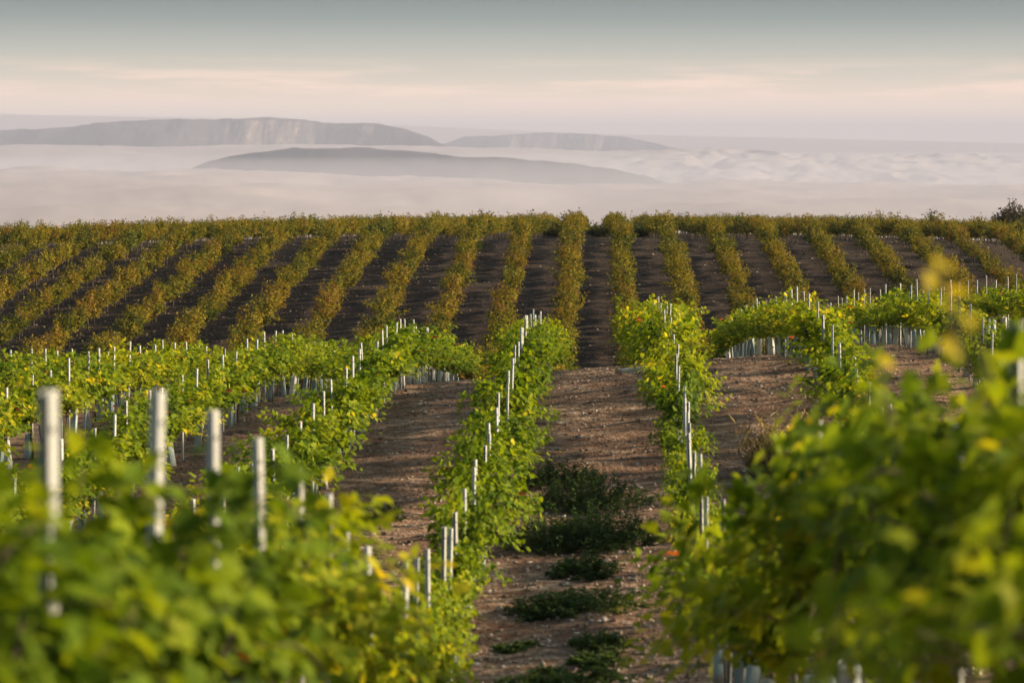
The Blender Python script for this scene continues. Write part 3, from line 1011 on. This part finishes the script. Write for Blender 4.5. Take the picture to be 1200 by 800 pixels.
weeds = [  # px, py of the foot, radius, height, label
    (658, 566, .55, .42, 'dark low weed clump at the far end of the weedy lane'),
    (696, 590, .66, .50, 'dark weed clump at the right of the largest weed patch'),
    (660, 640, .62, .62, 'dense dark green weed in the left half of the largest weed patch'),
    (714, 636, .58, .58, 'dense dark green weed in the right half of the largest weed patch'),
    (684, 672, .34, .30, 'small weed tuft just below the largest weed patch'),
    (646, 720, .40, .26, 'low dark weed left of the middle weed pair in the lane'),
    (698, 716, .46, .30, 'low dark weed right of the middle weed pair in the lane'),
    (606, 762, .20, .12, 'tiny dark weed tuft beside the left stake row'),
    (706, 760, .28, .20, 'round dark weed near the bottom of the lane'),
    (702, 776, .22, .10, 'flat weed tuft below the round weed near the bottom'),
    (668, 806, .55, .14, 'dark weed cut off by the bottom edge of the photo'),
    (440, 612, .30, .34, 'dark weed in the lane left of the central stake row'),
]
for i, (px, py, rad, h, lab) in enumerate(weeds):
    p = at_ground(px, py)
    o = obj('weed', weed_mesh(40 + i, rad * 1.2, h * 0.95, int(120 * (rad / .5) ** 1.5) + 24, .075, M_WEED), None, p)
    tag(o, lab, 'weed', 'weeds in the dirt lanes')
p = at_ground(914, 558)
tag(obj('grass_tuft', weed_mesh(70, .40, 1.05, 300, .20, M_STRAW, True), None, p), 'tall straw-coloured dry grass tuft in the lane right of centre', 'grass tuft')
p = at_ground(905, 540)
tag(obj('weed', weed_mesh(71, .22, .35, 30, .08, M_WEED), None, p), 'dark weed at the foot of the tall dry grass tuft', 'weed', 'weeds in the dirt lanes')

# loose sleeve lying on the soil at the brow
p = at_ground(738, 438)
o = obj('grow_tube', TUBES[1], None, (p[0] - .25, p[1], p[2] + .05))
o.rotation_euler = (0, R(86), R(12))
tag(o, 'loose grow tube lying on its side at the brow of the weedy lane', 'grow tube')

# ------------------------------------------------------------------ shrubs on the skyline
def shrub(name, px, py_top, z, wid, mat, n, lsize, seed, label, cat, sparse=False, h=None):
    x = (px - VPX) / F * z
    g = float(ground(x, z))
    H = ((HY - py_top) / F * z - g) * 1.16
    rng = np.random.default_rng(seed)
    e = empty(name, (x, z, g))
    wood = [tube([(0, 0, -.1), (.05, .03, H * .25), (0, .05, H * .45)], [.09, .07, .05], 6)]
    B, T, N, S, C = [], [], [], [], []
    for k in range(n):
        a = rng.uniform(0, 6.28)
        r = wid / 2 * math.sqrt(rng.random())
        top = H * (1 - .45 * (r / (wid / 2)) ** 2) * rng.uniform(.72, 1.0)
        st = np.array([0, .05, H * rng.uniform(.05, .45)])
        en = np.array([r * math.cos(a), r * math.sin(a), top])
        mid = (st + en) / 2 + np.array([r * .35 * math.cos(a), r * .35 * math.sin(a), -.05 * H])
        t = np.linspace(0, 1, 9)[:, None]
        path = (1 - t) ** 2 * st + 2 * t * (1 - t) * mid + t ** 2 * en
        wood.append(tube(path, np.linspace(.022, .006, 9), 4))
        m = 10 if sparse else 46
        for q_ in range(m):
            f = rng.uniform(.05 if not sparse else .35, 1.0)
            p0 = (1 - f) ** 2 * st + 2 * f * (1 - f) * mid + f ** 2 * en + rng.normal(0, .05 if sparse else .13, 3)
            B.append(p0); T.append(rng.normal(0, 1, 3) + (0, 0, .3)); N.append(np.array([0, 0, 1.0]) + rng.normal(0, .6, 3)); S.append(lsize * rng.uniform(.6, 1.2)); C.append(np.clip(.5 + rng.normal(0, .22), 0, 1))
    v, f = join(wood)
    obj('trunk', mesh_np('trunk', v, f, M_BARK, smooth=True), e)
    lv, lf, lc = leaves(np.array(B), np.array(T), np.array(N), np.array(S), np.array(C), KITE_V, KITE_F)
    obj('crown', mesh_np('crown', lv, lf, mat, {'tint': lc}), e)
    tag(e, label, cat)


shrub('shrub', 1026, 245, 168, 2.2, M_SHRUB, 34, .13, 1, 'thin shrub with bare upright shoots rising above the hillside vines', 'shrub', sparse=True)
shrub('shrub', 1092, 246, 165, 1.7, M_SHRUB, 26, .15, 2, 'small leafy olive-green shrub standing up behind the hillside vines', 'shrub')
shrub('bushy_tree', 1188, 240, 190, 4.2, M_TREE, 150, .18, 3, 'dark bushy tree on the skyline at the right edge', 'tree')
for i_, (px_, top_, lab_) in enumerate(((650, 262, 'left of the middle pair of rows'), (702, 265, 'at the head of the middle lane'), (752, 264, 'right of the middle pair of rows'))):
    shrub('shrub', px_, top_, 168, 3.0, M_SHRUB, 60, .16, 5 + i_, 'low green bush behind the hillside crest ' + lab_, 'shrub')
